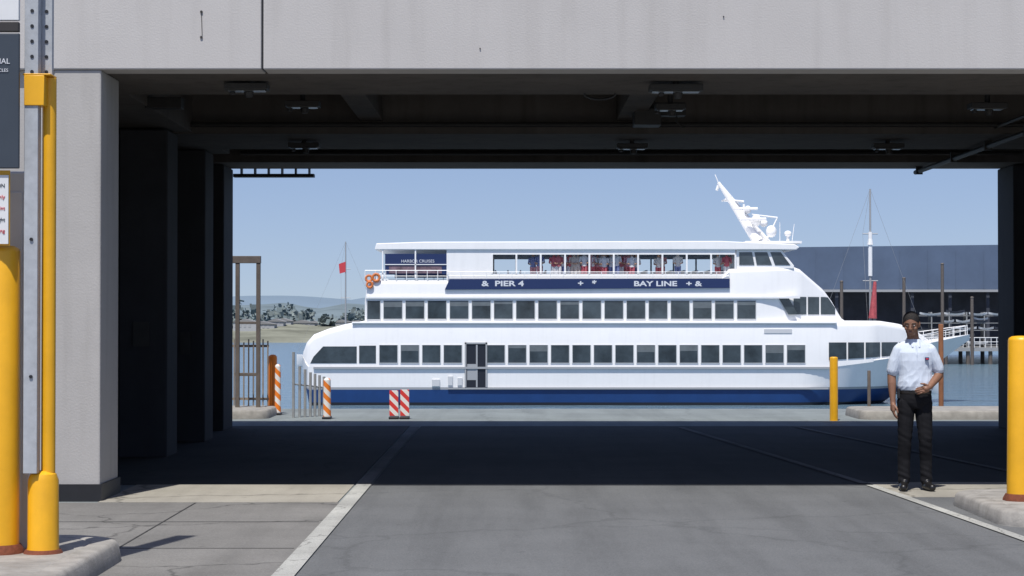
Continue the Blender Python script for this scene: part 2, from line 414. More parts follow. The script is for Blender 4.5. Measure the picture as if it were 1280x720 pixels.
fe2 = empty('picket_fence', (gx(385,34),34,0)); a = MB(); d=34
for i, px in enumerate((367,374,380,386,391,396,401)): a.cyl((gx(px,d),d+.1*i,0),(gx(px,d),d+.1*i,gz((440,458,462,466,468,470,472)[i],d)),.024,n=8)
a.tube([(gx(367,d),d,gz(480,d)),(gx(401,d),d+.6,gz(486,d))],.015,6)
a.build('grey_posts', M_grey, fe2)
M_so = stripe_mat('orange_white_stripes', (.85,.22,.02), (.8,.78,.74), 5)
M_sr = stripe_mat('red_white_stripes', (.72,.05,.04), (.82,.80,.76), 5.5)
def delineator(px, d, top, wpx, mt, name='traffic_delineator', flat=False):
    x = gx(px,d); e = empty(name, (x,d,0)); a = MB(); w = wpx/2*d/F
    if flat: a.box(x-w,x+w,d-.015,d+.015,.05,gz(top,d))
    else:
        a.cyl((x,d,.03),(x,d,gz(top,d)-.05),w,w*.9,16); a.sph((x,d,gz(top,d)-.05),w*.9,w*.9,.05)
    a.build('striped_body', mt, e, smooth=not flat, bevel=.004 if flat else 0)
    b = MB(); b.box(x-w*1.1,x+w*1.1,d-.14,d+.14,0,.04); b.build('rubber_foot', M_black, e, bevel=.01)
delineator(341,35.4,443,12,M_orange,'bollard'); delineator(347.5,35.0,455,8,M_so); delineator(409,33.6,472,10,M_so)
delineator(492.5,33.6,488,11,M_sr,'barrier_board',True); delineator(506,33.6,487,11,M_sr,'barrier_board',True)

# ------------------------------------------------------------------ ferry
FD = 114.0; HB = 5.0; FY = FD+HB; s = FD/F
def fX(px): return (px-640)*s
def fZ(py): return CAMZ-(py-397)*s
fer = empty('passenger_ferry', (fX(800), FY, WZ))
M_fw = mat('ferry_white', (.84,.835,.825), .35, .03, .5, stain=.12, dirt=(.5,.5,.48))
M_fb = mat('ferry_blue', (.010,.045,.16), .35, .1, 1)
M_fk = mat('boot_black', (.01,.012,.02), .5)
M_gl = mat('tinted_glass', (.045,.06,.07), .12, .7, .5, spec=.8)
M_nav = mat('navy_panel', (.015,.03,.10), .4)
M_fram = mat('window_frame', (.55,.56,.57), .5)
M_fgr = mat('fitting_grey', (.33,.34,.35), .5)
M_int = mat('interior_seats', (.35,.40,.5), .7, .3, 3)
def interp(tab, x):
    if x <= tab[0][0]: return tab[0][1]
    for (a, va), (b, vb) in zip(tab[:-1], tab[1:]):
        if x <= b:
            t = (x-a)/(b-a); return va+(vb-va)*t
    return tab[-1][1]
top = [(378,446),(384,458),(1040,458),(1120,447),(1150,432),(1212,419)]
bot = [(378,462),(382,485),(388,515),(1100,515),(1118,507),(1150,480),(1180,456),(1212,426)]
hwT = [(378,4.6),(384,5.0),(1040,5.0),(1100,4.5),(1150,3.1),(1185,1.7),(1205,.6),(1212,.1)]
hwB = [(378,4.4),(388,4.85),(1000,4.85),(1060,3.5),(1100,1.6),(1118,.35),(1150,.25),(1212,.08)]
rings = []
pxs = [378,380,382,385,388,392]+list(range(400,1000,40))+list(range(1000,1212,8))+[1212]
for px in pxs:
    zt_, zb_ = fZ(interp(top,px)), fZ(interp(bot,px)); wt, wb = interp(hwT,px), interp(hwB,px)
    lv = [zb_, max(zb_,fZ(503)), max(zb_,fZ(487)), max(zb_,fZ(484)), zt_]
    lv = [min(z, zt_) for z in lv]
    x = fX(px)*(1+ (5.0-wt)/FD*1.0)
    ring = []
    W = []
    for z in lv:
        t = (z-zb_)/max(1e-6, zt_-zb_); W.append(wb+(wt-wb)*(t**.6))
    for z, ww in zip(lv, W): ring.append((x, FY-ww, z))
    for z, ww in reversed(list(zip(lv, W))): ring.append((x, FY+ww, z))
    rings.append(ring)
a = MB(); a.loft(rings, 0, True, mats=[2,1,3,0,0,0,3,1,2,2])
a.build('hull', [M_fw, M_fb, M_fk, M_fgr], fer, smooth=True, ang=30)
a = MB(); a.box(fX(392), fX(1040), FD-.10, FD+.02, fZ(461), fZ(458.5)); a.build('rub_rail', M_fgr, fer)
a = MB(); a.box(fX(560), fX(1035), FD-.06, FD+.1, fZ(486.5), fZ(484.5)); a.build('lower_rub_rail', M_fgr, fer)

def block(name, topt, bott, hw, pxs, rad=.35, m=M_fw, xs=0):
    rings = []
    for px in pxs:
        zt_, zb_, w_ = fZ(interp(topt,px)), fZ(interp(bott,px)), interp(hw,px)
        r = min(rad, (zt_-zb_)*.45, w_*.5); ring = []
        x = fX(px)*(1+(5.0-w_)/FD)
        ring.append((x, FY-w_, zb_))
        for i in range(5):
            t = R(90*i/4); ring.append((x, FY-w_+r*(1-math.cos(t)), zt_-r+r*math.sin(t)))
        for i in range(4,-1,-1):
            t = R(90*i/4); ring.append((x, FY+w_-r*(1-math.cos(t)), zt_-r+r*math.sin(t)))
        ring.append((x, FY+w_, zb_)); rings.append(ring)
    a = MB(); a.loft(rings, 0); return a.build(name, m, fer, smooth=True, ang=40)
def rng(a, b, st): 
    r = list(range(a, b, st)); r.append(b); return r
block('main_deck_cabin', [(379,440),(383,428),(392,418),(410,411),(432,405),(455,401),(1100,401),(1125,405),(1145,413),(1162,426),(1166,432)],
      [(379,446),(384,459),(1040,459),(1120,449),(1166,433)],
      [(379,4.6),(386,5.0),(1040,5.0),(1090,4.6),(1130,3.4),(1155,2.2),(1166,1.2)], [379,381,383,387,392,400,410,420,432,445,455,500]+rng(560,1040,60)+rng(1048,1166,6))
a = MB(); a.box(fX(440), fX(1046), FD-.12, FD+.3, fZ(404.5), fZ(402.2)); a.build('deck_ledge', M_fw, fer, bevel=.03)
block('upper_deck_cabin', [(456,372),(458,360),(462,353),(470,350),(900,350),(912,336),(992,333),(1000,336),(1030,362),(1040,376),(1052,398),(1056,401)],
      [(456,402),(1056,402)], [(456,4.7),(460,4.9),(960,4.9),(1000,4.5),(1035,3.8),(1056,3.3)],
      [456,458,460,462,466,470]+rng(500,900,50)+[912]+rng(930,990,20)+[992,996]+rng(1000,1056,4), rad=.25)
YA = FD+.1
a = MB(); a.box(fX(457), fX(1000), FD-.02, FD+.3, fZ(373), fZ(370.5)); a.build('window_drip_rail', M_fw, fer)
fr = MB(); gl = MB(); bl = MB()
def pane(x0, x1, y0, y1, yb):
    X0, X1, Z0, Z1 = fX(x0), fX(x1), fZ(y1), fZ(y0); t=.03
    gl.box(X0, X1, yb-.02, yb+.05, Z0, Z1)
    if random.random()<.3: bl.box(X0+.02, X1-.02, yb-.026, yb-.021, Z1-(Z1-Z0)*random.uniform(.15,.45), Z1-.02)
    fr.box(X0-t, X1+t, yb-.04, yb+.05, Z1, Z1+t); fr.box(X0-t, X1+t, yb-.04, yb+.05, Z0-t, Z0)
    fr.box(X0-t, X0, yb-.04, yb+.05, Z0, Z1); fr.box(X1, X1+t, yb-.04, yb+.05, Z0, Z1)
pitch = (939-458)/17.4
x = 478
pane(459,475,376,399,YA)
while x < 930:
    pane(x+1.5, x+pitch-3.2, 376, 398.5, YA); x += pitch
x = 473
while x < 1000:
    if not (578 < x+13 < 612): pane(x+1.5, x+23.8, 431.5, 453.5, FD)
    x += 26.8
gl.box(fX(449), fX(470), FD-.02, FD+.1, fZ(454), fZ(432))
def quad(pts, yb, mt_builder, th=.03):
    mt_builder.prism([(fX(x), fZ(y)) for x, y in pts], yb-.02, yb+th)
quad([(392,446),(404,433),(446,433),(446,454),(388,454)], FD, gl)
quad([(973,371),(986,371),(998,393),(986,393)], FD+.22, gl)
gl.build('side_windows', M_gl, fer); fr.build('window_frames', M_fram, fer); bl.build('window_blinds', mat('blind_fabric',(.12,.14,.15),.6,.2,2), fer)
def wrap(name, pxs, y0f, y1f, hwtab, off=.05):
    rings = []
    for px in pxs:
        w_ = interp(hwtab, px)+off; x = fX(px)*(1+(5.0-w_)/FD)
        za, zb = fZ(y0f(px)), fZ(y1f(px))
        rings.append([(x,FY-w_,zb),(x,FY-w_,za),(x,FY+w_,za),(x,FY+w_,zb)])
    a = MB(); a.loft(rings); a.build(name, M_gl, fer)
hwU = [(456,4.7),(460,4.9),(960,4.9),(1000,4.5),(1035,3.8),(1056,3.3)]
for (a0,b0) in ((992,1008),(1010,1024),(1026,1044)):
    wrap('forward_lounge_glazing', [a0+i*(b0-a0)/4 for i in range(5)], lambda p: max(371, 362+(p-1030)*1.5+2), lambda p: 393, hwU, .03)
hwM = [(379,4.6),(386,5.0),(1040,5.0),(1090,4.6),(1130,3.4),(1155,2.2),(1166,1.2)]
for (a0,b0) in ((1036,1058),(1060,1080),(1082,1100),(1102,1122),(1124,1140)):
    wrap('bow_glazing', [a0+i*(b0-a0)/4 for i in range(5)], lambda p: 428, lambda p: max(440,450-(p-1036)*.06), hwM, .04)
a = MB(); a.box(fX(583),fX(607),FD-.03,FD+.1,fZ(484),fZ(430)); a.build('boarding_door_opening', M_fk, fer)  # black slab on the hull, painted darkness for the doorway's shaded inside
a = MB()
for x0,x1 in ((581,583),(607,609)): a.box(fX(x0),fX(x1),FD-.08,FD+.1,fZ(484),fZ(428))
a.box(fX(581),fX(609),FD-.08,FD+.1,fZ(430),fZ(428)); a.box(fX(595),fX(597),FD-.06,FD,fZ(484),fZ(431)); a.box(fX(584),fX(595),FD-.05,FD,fZ(475),fZ(455))
a.build('door_frame', M_fgr, fer)
a = MB(); 
prof = [(468,312),(470,304),(530,302),(900,301),(994,305),(1000,309),(996,312)]
a.prism([(fX(x),fZ(y)) for x,y in prof], FD+.15, FY+4.85); a.build('sun_roof', M_fw, fer, bevel=.04)
a = MB()
for yb, y2 in ((FD+.25, FD+.33),(FY+4.6,FY+4.68)):
    a.box(fX(558),fX(615),yb,y2,fZ(350),fZ(312))
    a.box(fX(615),fX(920),yb,y2,fZ(350),fZ(342))
    a.box(fX(615),fX(920),yb,y2,fZ(318),fZ(312))
    x = 615
    while x < 921:
        a.box(fX(x)-.05,fX(x)+.05,yb-.02,y2+.02,fZ(342),fZ(318)); x += 30.5
a.build('top_deck_sides', M_fw, fer)
a = MB(); a.box(fX(481),fX(558),FD+.24,FD+.3,fZ(343),fZ(317)); a.box(fX(481),fX(558),FY+4.6,FY+4.66,fZ(343),fZ(317)); a.build('navy_panel', M_nav, fer)
a = MB()
for x in (478,519): a.box(fX(x)-.04,fX(x)+.04,FD+.2,FD+.32,fZ(350),fZ(312))
a.box(fX(481),fX(558),FD+.2,FD+.24,fZ(331),fZ(330)); a.build('panel_frame', M_fw, fer)
a = MB(); a.box(fX(486),fX(552),FD+.21,FD+.235,fZ(342),fZ(333)); a.build('photo_panel', mat('printed_panel',(.15,.10,.12),.5,.8,2.5), fer)
text('panel_lettering','HARBOR CRUISES',(fX(501),FD+.205,fZ(328)),.24,M_print,fer)
a = MB(); a.prism([(fX(x),fZ(y)) for x,y in ((921,336),(921,312),(978,312),(994,332),(994,336))], FD+.35, FY+4.6); a.build('wheelhouse', M_fw, fer, bevel=.05)
a = MB()
for p in (((925,331),(925,315),(941,315),(944,331)),((947,331),(944,315),(960,315),(966,331)),((970,331),(964,315),(977,315),(989,331))):
    a.prism([(fX(x),fZ(y)) for x,y in p], FD+.32, FY+4.63)
a.prism([(fX(979.5),fZ(315)),(fX(980.5),fZ(314)),(fX(993.5),fZ(331)),(fX(992),fZ(331))], FD+.7, FY+4.3)
a.build('wheelhouse_windows', M_gl, fer)
a = MB(); a.prism([(fX(x),fZ(y)) for x,y in ((556,362),(562,349),(912,348),(912,360))], FD-.02, FD+.08); a.build('blue_banner', M_nav, fer)
text('banner_lettering','&  PIER 4', (fX(602),FD-.03,fZ(357.5)),.42,M_print,fer,sx=1.5,bold=.012)
text('banner_lettering','+   *', (fX(722),FD-.03,fZ(357.5)),.45,M_print,fer,bold=.012,sx=1.3)
text('banner_lettering','BAY LINE   + &', (fX(792),FD-.03,fZ(357.5)),.40,M_print,fer,sx=1.5,bold=.012)
a = MB()
def rail(x0,x1,ytop,ybot,yb,step,r=.022):
    a.tube([(fX(x0),yb,fZ(ytop)),(fX(x1),yb,fZ(ytop))],r,6); a.tube([(fX(x0),yb,fZ((ytop+ybot)/2)),(fX(x1),yb,fZ((ytop+ybot)/2))],r*.7,6)
    x=x0
    while x<=x1: a.tube([(fX(x),yb,fZ(ytop)),(fX(x),yb,fZ(ybot))],r,6); x+=step
rail(456,560,338,352,FD+.12,13); rail(560,912,340,349,FD+.06,16); rail(456,560,338,352,FY+4.8,13)
for i in range(10):
    px = 1128+i*9; hw_ = interp(hwT,px)-.05; X=fX(px)*(1+(5-hw_)/FD)
    for sg in (-1,1):
        y=FY+sg*hw_; zt0=fZ(interp(top,px)); a.tube([(X,y,zt0),(X,y,zt0+.55)],.02,6)
        if i<9:
            p2=px+9; h2=interp(hwT,p2)-.05; X2=fX(p2)*(1+(5-h2)/FD); z2=fZ(interp(top,p2))
            a.tube([(X,y,zt0+.55),(X2,FY+sg*h2,z2+.55)],.025,6); a.tube([(X,y,zt0+.28),(X2,FY+sg*h2,z2+.28)],.015,6)
a.build('handrails', M_fw, fer)
a = MB()
def mp(px,py,dy=0): return (fX(px)*1.044, FY+dy, CAMZ-(py-397)*s*1.044)
a.cyl(mp(946,302,-.5),mp(898,228,-.05),.34,.10,10); a.cyl(mp(962,304,.5),mp(902,232,.05),.2,.08,10)
for k in range(6):
    t=k/6; a.cyl(mp(946-48*t,302-74*t,-.4*(1-t)),mp(962-58*t,300-66*t,.4*(1-t)),.06,.06,6)
a.cyl(mp(898,228),mp(894,218),.03,.03,6)
a.cyl(mp(900,228),mp(896,238),.12,.08,8)
a.cyl(mp(905,250),mp(930,252),.09,.07,8); a.cyl(mp(905,250,-1),mp(905,250,1),.05,.05,8)
a.cyl(mp(915,262,-1.2),mp(944,262,-1.2),.08,.08,8); a.cyl(mp(930,255),mp(930,270),.07,.07,8)
a.cyl(mp(922,275,-1),mp(955,275,-1),.1,.1,8)
a.sph(mp(944,276,-.6),.30,.30,.34); a.sph(mp(962,290,-.8),.32,.32,.36); a.sph(mp(935,262,0),.2,.2,.24); a.sph(mp(957,278,.8),.24)
a.cyl(mp(957,303),mp(972,272),.07,.04,8); a.cyl(mp(972,272),mp(940,268),.05,.04,8)
a.cyl(mp(985,303),mp(985,290),.1,.08,8); a.sph(mp(985,292),.22,.22,.18); a.cyl(mp(990,303),mp(993,280),.02,.02,6)
a.cyl(mp(975,303),mp(975,278),.02,.02,6); a.box(fX(930)*1.04,fX(1000)*1.04,FY-1.2,FY+1.2,fZ(301),fZ(298))
a.build('radar_mast', M_fw, fer, smooth=True)
a = MB(); a.box(fX(955),fX(990),FD-.03,FD+.05,fZ(417),fZ(411)); a.build('name_plate', M_fram, fer, bevel=.02)
a = MB()
def torus(c, Rr, r, n=16):
    pts=[(c[0]+Rr*math.cos(2*math.pi*i/n),c[1],c[2]+Rr*math.sin(2*math.pi*i/n)) for i in range(n+1)]; a.tube(pts,r,8)
torus((fX(470),FD+.05,fZ(347)),.2,.08); torus((fX(461),FD+.05,fZ(348)),.17,.07); torus((fX(462),FD+.0,fZ(356)),.16,.07)
a.build('life_rings', mat('faded_orange',(.6,.17,.04),.6,.2,6), fer, smooth=True)
a = MB()
for (x0,x1,y0,y1) in ((560,566,470,482),(540,550,474,483),(572,578,472,482)): a.box(fX(x0),fX(x1),FD-.05,FD+.05,fZ(y1),fZ(y0))
a.build('hull_vents', M_fram, fer, bevel=.02)
cols = [(.45,.10,.13),(.6,.6,.62),(.16,.2,.4),(.5,.25,.3),(.62,.62,.64),(.5,.44,.4),(.42,.12,.14)]
PM = [mat('passenger_cloth_%d'%i, c, .8, .1, 5) for i, c in enumerate(cols)]+[mat('passenger_skin',(.4,.24,.17),.6), mat('passenger_hair',(.04,.03,.02),.7)]
a = MB()
def passenger(x, y, z, h=1.7, ci=0):
    k=h/1.7; b = ci%7; l=(ci*3+4)%7
    for sx in (-1,1): 
        a.cyl((x+sx*.09,y,z),(x+sx*.09,y,z+.85*k),.07,.1,8,l)
        a.cyl((x+sx*.21,y,z+1.38*k),(x+sx*.26,y-.08,z+1.05*k),.06,.05,8,b); a.cyl((x+sx*.26,y-.08,z+1.05*k),(x+sx*.14,y-.25,z+1.0*k),.045,.035,8,7)
    a.loft([[(x+rx*math.cos(2*math.pi*i/12),y+ry*math.sin(2*math.pi*i/12),z+zz*k) for i in range(12)] for rx,ry,zz in ((.17,.12,.82),(.16,.11,1.0),(.2,.13,1.25),(.19,.12,1.38),(.08,.07,1.45),(.055,.055,1.52))],b)
    a.sph((x,y,z+1.6*k),.085,.1,.12,7,10,8); a.sph((x,y+.02,z+1.64*k),.092,.1,.1,8,10,8)
zd = fZ(350)
for i in range(22):
    px = 692+i*5+random.uniform(-1.5,1.5); passenger(fX(px), FD+.6+random.uniform(0,.5), zd, random.uniform(1.5,1.7), random.randrange(7))
for i in range(7):
    px = random.choice([random.uniform(625,680), random.uniform(815,915)]); passenger(fX(px), FD+.6+random.uniform(0,1), zd, random.uniform(1.5,1.7), random.randrange(7))
a.build('passengers', PM, fer, smooth=True)
a = MB()
for i in range(22):
    x=fX(570+i*16); a.box(x,x+.45,FD+1.5,FY+3.5,zd,zd+.4); a.box(x,x+.08,FD+1.5,FY+3.5,zd+.4,zd+.6)
a.build('deck_seats', M_int, fer)

# ------------------------------------------------------------------ right background: warehouse, pier
M_wh = mat('warehouse_navy', (.085,.12,.185), .6, .12, .3)
M_whd = mat('warehouse_dark', (.045,.052,.07), .8, .3, .6)
wh = empty('harbor_warehouse', (45,225,-1.5)); d=222.
a = MB(); x0=gx(950,d); x1=gx(1500,d)
a.prism([(x0,gz(363,d)),(x0,gz(312,d)),(x0+3,gz(309,d)),(x1,gz(303,d)),(x1,gz(361,d))], d, d+40)
k=x0
while k<x1: a.box(k,k+.12,d-.05,d,gz(361,d),gz(313,d)); k+=3.1
a.build('clad_upper_storey', M_wh, wh)
a = MB(); a.box(x0,x1,d+6,d+39,-1.5,gz(363,d)-.01)
k=x0
while k<x1: a.box(k,k+.35,d+.3,d+.65,-1.5,gz(363,d)-.01); k+=4.2
a.build('open_lower_storey', M_whd, wh)
a = MB(); a.box(x0-1,x1,d-.5,d-.1,gz(365,d),gz(362,d)); a.build('eaves_beam', M_fgr, wh)
pr = empty('pier', (45,218,-1.5))
a = MB(); a.box(gx(900,216),x1,214,262,-1.9,-1.5,0)
k=gx(900,216)
while k<x1: a.cyl((k,214.4,-5),(k,214.4,-1.9),.22,m=1,n=8); a.cyl((k,218,-5),(k,218,-1.9),.22,m=1,n=8); k+=2.4
a.build('deck_and_piles', [M_grey, M_steel], pr)
a = MB(); k=gx(900,216)
a.tube([(k,214.2,-.45),(x1,214.2,-.45)],.05,6); a.tube([(k,214.2,-.9),(x1,214.2,-.9)],.04,6)
while k<x1: a.box(k,k+.07,214.17,214.24,-1.5,-.45); k+=.6
a.build('white_railing', M_white, pr)
rk = empty('boat_rack', (gx(1200,216),216.5,-1.5))
a = MB()
def smallboat(cx, cy, cz, L_, m):
    rr=[]
    for i in range(9):
        t=-1+2*i/8; w=.34*(1-abs(t)**2.2)+.02; X=cx+t*L_/2; lift=.16*t*t
        rr.append([(X,cy-w,cz+.2+lift),(X,cy-w*.6,cz+lift*.8),(X,cy+w*.6,cz+lift*.8),(X,cy+w,cz+.2+lift)])
    a.loft(rr,m)
for r in range(5):
    z=-1.2+r*.78; a.box(gx(1142,216),gx(1330,216),216,217.6,z-.06,z,1)
    k=gx(1150,216)
    while k<gx(1325,216):
        L_=random.uniform(1.2,2.6)
        if random.random()<.85:
            smallboat(k+L_/2,216.1+random.uniform(0,.3),z+.02,L_,random.choice([0,0,0,2,0]))
            if random.random()<.5: smallboat(k+L_/2+.1,216.3,z+.27,L_*.9,random.choice([0,1,2]))
        k+=L_+random.uniform(.05,.4)
k=gx(1142,216)
while k<gx(1331,216): a.box(k,k+.1,216,217.6,-1.5,2.3,1); k+=1.9
a.build('racks_and_hulls', [M_white, M_grey, M_whd], rk, smooth=True)
for px, tp in ((1178,330),(1052,352),(1130,348),(1215,372)):
    e = empty('mooring_pile',(gx(px,212),212,-5)); a=MB(); a.cyl((gx(px,212),212,-5),(gx(px,212),212,gz(tp,212)),.2,.17); a.sph((gx(px,212),212,gz(tp,212)),.2,.2,.12); a.build('pile',M_steel,e,smooth=True)

def sailboat(px, d, ytop, flagcol=None, hl=9):
    x = gx(px,d); e = empty('sailboat',(x,d,WZ)); a=MB(); rr=[]
    for i in range(13):
        t=-1+2*i/12; w=1.4*(1-abs(t)**2.4)*(1 if t<0 else .98)+.05; X=x+t*hl/2
        rr.append([(X,d-w,WZ+1.0+.25*t*t),(X,d-w*.75,WZ+.2),(X,d,WZ-.3),(X,d+w*.75,WZ+.2),(X,d+w,WZ+1.0+.25*t*t)])
    a.loft(rr); a.box(x-1.6,x+1.4,d-.7,d+.7,WZ+1.0,WZ+1.6); a.build('hull',M_fw,e,smooth=True,ang=40)
    b=MB(); zt=gz(ytop,d); b.cyl((x,d,WZ+1),(x,d,zt),.10,.06,8)
    h=zt-WZ
    for q in (.55,.78): b.cyl((x-.5,d,WZ+h*q),(x+.5,d,WZ+h*q),.04,.04,6)
    b.cyl((x,d,WZ+2.3),(x-3.6,d,WZ+2.2),.09,.07,8)
    b.build('mast_and_boom',M_fgr,e,smooth=True)
    c=MB(); c.tube([(x-hl/2,d,WZ+1.2),(x,d,zt),(x+hl/2,d,WZ+1.2)],.008,4); c.tube([(x-.2,d-1.3,WZ+1.0),(x-.5,d,WZ+h*.78),(x,d,zt)],.008,4); c.build('rigging',M_grey,e)
    return e, x
e,x = sailboat(1088,132,236)
a=MB(); a.cyl((x+.1,131.7,gz(398,132)),(x+.25,131.7,gz(352,132)),.28,.1,8); a.build('furled_red_sail',mat('red_cloth',(.42,.08,.09),.8,.3,4),e,smooth=True)
a=MB(); a.cyl((x,132,gz(306,132)),(x,132,gz(296,132)),.2,.12,8); a.cyl((x,132,gz(345,132)),(x,132,gz(290,132)),.14,.14,8); a.build('radar_reflector',M_fw,e,smooth=True)
e,x = sailboat(432,205,302,hl=10)
a=MB(); a.add([(x,204.9,gz(340,205)),(x-.6,204.9,gz(342,205)),(x-.7,204.9,gz(330,205)),(x,204.9,gz(327,205))],[(0,1,2,3)]); a.build('flag',M_red,e)

# ------------------------------------------------------------------ far shore
def hills(name, d, x0, x1, base, prof, col, seed, step):
    m=MB(); rows=[]; n=int((x1-x0)/step)
    for j,dy in enumerate((0,.06,.14,.3)):
        row=[]
        for i in range(n+1):
            x=x0+(x1-x0)*i/n; h=prof(x)*(.0,.55,.9,1)[j]
            h*= 1+.25*noise.noise(Vector((x/step*.35,j*3.1,seed)))
            row.append((x,d*(1+dy),base+max(0,h)))
        rows.append(row)
    vs=[p for r in rows for p in r]; N_=n+1
    fs=[(j*N_+i,j*N_+i+1,(j+1)*N_+i+1,(j+1)*N_+i) for j in range(3) for i in range(n)]
    m.add(vs,fs); return m.build(name, col, smooth=True, ang=80)
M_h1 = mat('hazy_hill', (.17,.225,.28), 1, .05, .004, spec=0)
M_h3 = mat('shore_grass', (.20,.205,.165), 1, .4, .06, spec=0)  # grass colour greyed so it carries the distance haze
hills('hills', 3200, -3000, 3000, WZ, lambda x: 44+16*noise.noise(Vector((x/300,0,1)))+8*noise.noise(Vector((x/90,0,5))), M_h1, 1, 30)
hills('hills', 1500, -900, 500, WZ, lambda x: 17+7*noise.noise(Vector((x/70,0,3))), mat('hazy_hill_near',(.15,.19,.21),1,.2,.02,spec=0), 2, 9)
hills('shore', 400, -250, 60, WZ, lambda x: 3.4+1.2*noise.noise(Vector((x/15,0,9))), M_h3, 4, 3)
a=MB(); 
for t in range(190):
    d=random.uniform(430,760); x=random.uniform(-170,20)*d/500; h=random.uniform(3,8.5)*(1 if d>520 else .5); cz=-1.5
    a.cyl((x,d,cz-1.5),(x,d,cz+h*.6),.25,.1,5,1)
    for k in range(46):
        u=random.gauss(0,1); v=random.gauss(0,1); w_=random.gauss(0,1); q=(u*u+v*v+w_*w_)**.5; rr=random.random()**.4
        c=Vector((x+u/q*rr*h*.55, d+v/q*rr*h*.5, cz+h*.6+w_/q*rr*h*.4)); sz=random.uniform(.35,.8)
        R3=Matrix.Rotation(random.uniform(0,6),3,'Z')@Matrix.Rotation(random.uniform(0,6),3,'X')
        a.add([c+R3@Vector(p)*sz for p in ((-1,-1,0),(1,-1,.3),(1.1,1,0),(-.8,1,-.3))],[(0,1,2,3)],random.choice((0,0,2)))
a.build('trees', [mat('hazy_foliage',(.15,.185,.19),1,.3,.2,spec=0), M_steel, mat('hazy_foliage_light',(.19,.22,.21),1,.3,.2,spec=0)])
hs = [(.34,.35,.36),(.28,.29,.29),(.36,.37,.38)]
for i in range(9):
    d=430+i*9; x=gx(296+i*17+random.uniform(-5,5),d); w_=random.uniform(3,7); z0=-1.2; h=random.uniform(1.2,2.2)
    e=empty('shore_building',(x,d,z0)); a=MB(); a.box(x,x+w_,d,d+5,z0-2,z0+h,0); a.prism([(x-.3,z0+h),(x+w_/2,z0+h+.7),(x+w_+.3,z0+h)],d-.2,d+5.2,1)
    for k in range(int(w_)): a.box(x+.3+k,x+.8+k,d-.04,d,z0+h*.4,z0+h*.8,2)
    a.build('walls_roof_windows',[mat('bldg_%d'%i,random.choice(hs),.8),mat('roof_%d'%i,(.22,.22,.22),.8),M_fgr],e)

